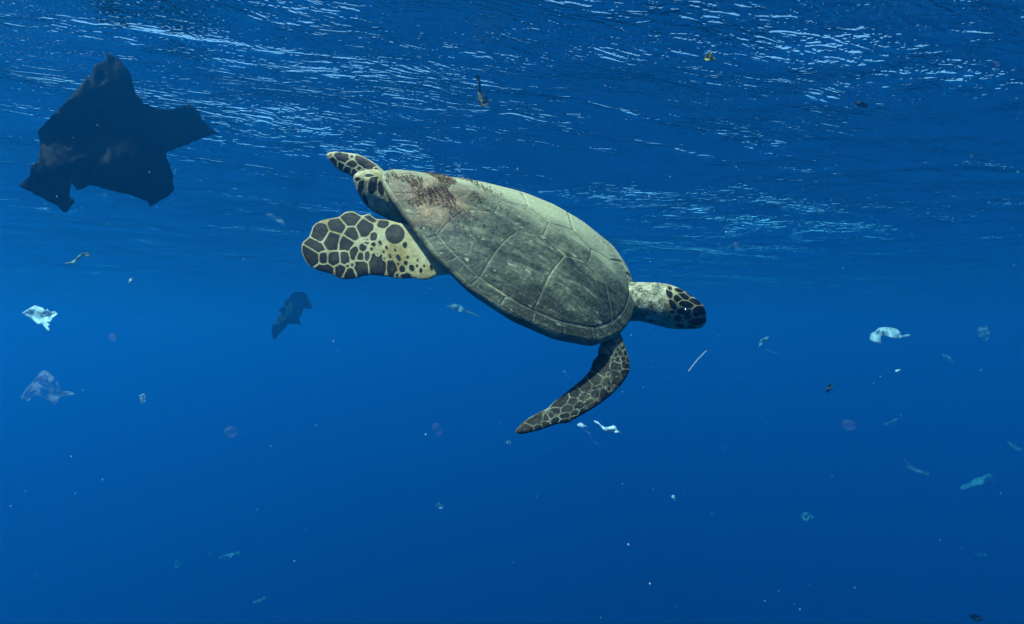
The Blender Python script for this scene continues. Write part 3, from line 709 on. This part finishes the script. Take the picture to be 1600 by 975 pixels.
sheet("plastic_film", "wisp of clear film close to the spotted hind flipper", "film", [(416, 334), (424, 333), (432, 338), (440, 342), (446, 350), (440, 351), (430, 344), (420, 341)], 4.5, M_CLEAR, .3, .5, seed=36)
sheet("plastic_bit", "tiny pale bit just left of the torn scrap by the flipper tip".replace("left of", "short of"), "plastic", blob(795, 692, 4, 3, 20, seed=37), 3.6, M_CYAN, .4, .5, seed=37)
sheet("plastic_film", "very faint blue patch below the deep cyan bag", "film", ribbon([(1522, 866), (1532, 867), (1542, 868)], [3, 7, 4]), 10.0, M_CYAN, .3, .4, seed=38)

def blur_spot(label, px, py, d, rx, ry, mat, seed):
    """Made-up solid for an out-of-focus backscatter speck: clear body, denser ring and core."""
    e = link(bpy.data.objects.new("blur_spot", None)); e.location = P(px, py, d); e.empty_display_size = .02
    tag(e, label, "blur_spot"); k = d / F
    co, f = [], []; nu, nv = 16, 9; rng = random.Random(seed); ph = rng.uniform(0, 6)
    for j in range(nv):
        t = math.pi * j / (nv - 1)
        for i in range(nu):
            a = 2 * math.pi * i / nu; w_ = 1 + .08 * math.sin(3 * a + ph) * math.sin(t)
            co.append((rx * k * math.sin(t) * math.cos(a) * w_, rx * k * .8 * math.sin(t) * math.sin(a) * w_, ry * k * math.cos(t)))
    for j in range(nv - 1):
        for i in range(nu): f.append((j * nu + i, (j + 1) * nu + i, (j + 1) * nu + (i + 1) % nu, j * nu + (i + 1) % nu))
    link(bpy.data.objects.new("bell", mesh_np("bell", co, f, mat)), e)
    co, f = [], []; nm, nn = 18, 6; rr = min(rx, ry) * k * .13
    for i in range(nm):
        a = 2 * math.pi * i / nm
        for j in range(nn):
            b = 2 * math.pi * j / nn; r = .55 + rr / (rx * k) * math.cos(b)
            co.append((rx * k * r * math.cos(a), rr * math.sin(b), ry * k * r * math.sin(a)))
    for i in range(nm):
        for j in range(nn): f.append((i * nn + j, ((i + 1) % nm) * nn + j, ((i + 1) % nm) * nn + (j + 1) % nn, i * nn + (j + 1) % nn))
    link(bpy.data.objects.new("inner_ring", mesh_np("inner_ring", co, f, mat)), e)
    e.rotation_euler = (rng.uniform(-.3, .3), rng.uniform(-.4, .4), rng.uniform(-.3, .3))
blur_spot("round violet bokeh disc with a pale ring, below the crumpled whitish bag", 1326, 664, 2.2, 11, 8, M_BLUR, 1)
blur_spot("small upright violet bokeh disc deep under the turtle's belly", 683, 671, 1.6, 8, 11, M_BLUR, 2)
blur_spot("faint clear bokeh disc in open water below the dark tattered scrap", 360, 675, 1.6, 10, 9, M_BLUR, 3)
blur_spot("faint pinkish speck beside the bright white pointed bag", 176, 527, 2.0, 6, 6, M_PINK, 4)
blur_spot("small pink speck near the far surface above the turtle's head", 1150, 383, 2.0, 4.5, 4.5, M_PINK, 5)
blur_spot("small pink speck high against the bright surface", 1558, 100, 2.0, 4, 4, M_PINK, 6)

# ------------------------------------------------------------------ drifting specks and bubbles
OCT = [(1, 0, 0), (-1, 0, 0), (0, 1, 0), (0, -1, 0), (0, 0, 1), (0, 0, -1)]
OCF = [(0, 2, 4), (2, 1, 4), (1, 3, 4), (3, 0, 4), (2, 0, 5), (1, 2, 5), (3, 1, 5), (0, 3, 5)]
def specks(name, label, pts, mats, seed):
    rng = np.random.default_rng(seed); co, f, mi = [], [], []
    for (x, y, z, r, m) in pts:
        s = r * rng.uniform(.6, 1.3, 3); i = len(co)
        co += [(x + a * s[0], y + b * s[1], z + c * s[2]) for a, b, c in OCT]; f += [(i + a, i + b, i + c) for a, b, c in OCF]; mi += [m] * 8
    me = mesh_np(name, co, f)
    for m in mats: me.materials.append(m)
    me.polygons.foreach_set("material_index", np.array(mi, np.int32))
    tag(link(bpy.data.objects.new(name, me)), label, kind="stuff")
rng = np.random.default_rng(21); pts = []
for _ in range(4200):
    y = rng.uniform(.7, 9.0) ** 1.0; x = rng.uniform(-1, 1) * (1.0 + y * .95); z = rng.uniform(-1.3 - .6 * y - .3, -.05)
    r = abs(rng.normal()) * .0006 + .0004 + .00009 * y
    pts.append((x, y, z, r, 1 if rng.random() < .18 else 0))
pts = [(x, y, z, r * (1.5 if i % 40 == 0 else 1), 2 if m == 0 and i % 7 == 0 else m) for i, (x, y, z, r, m) in enumerate(pts)]
specks("drifting_plankton", "tiny pale and pinkish specks drifting through the water", pts, [M_MILKY, M_PINK, M_WHITE], 2)
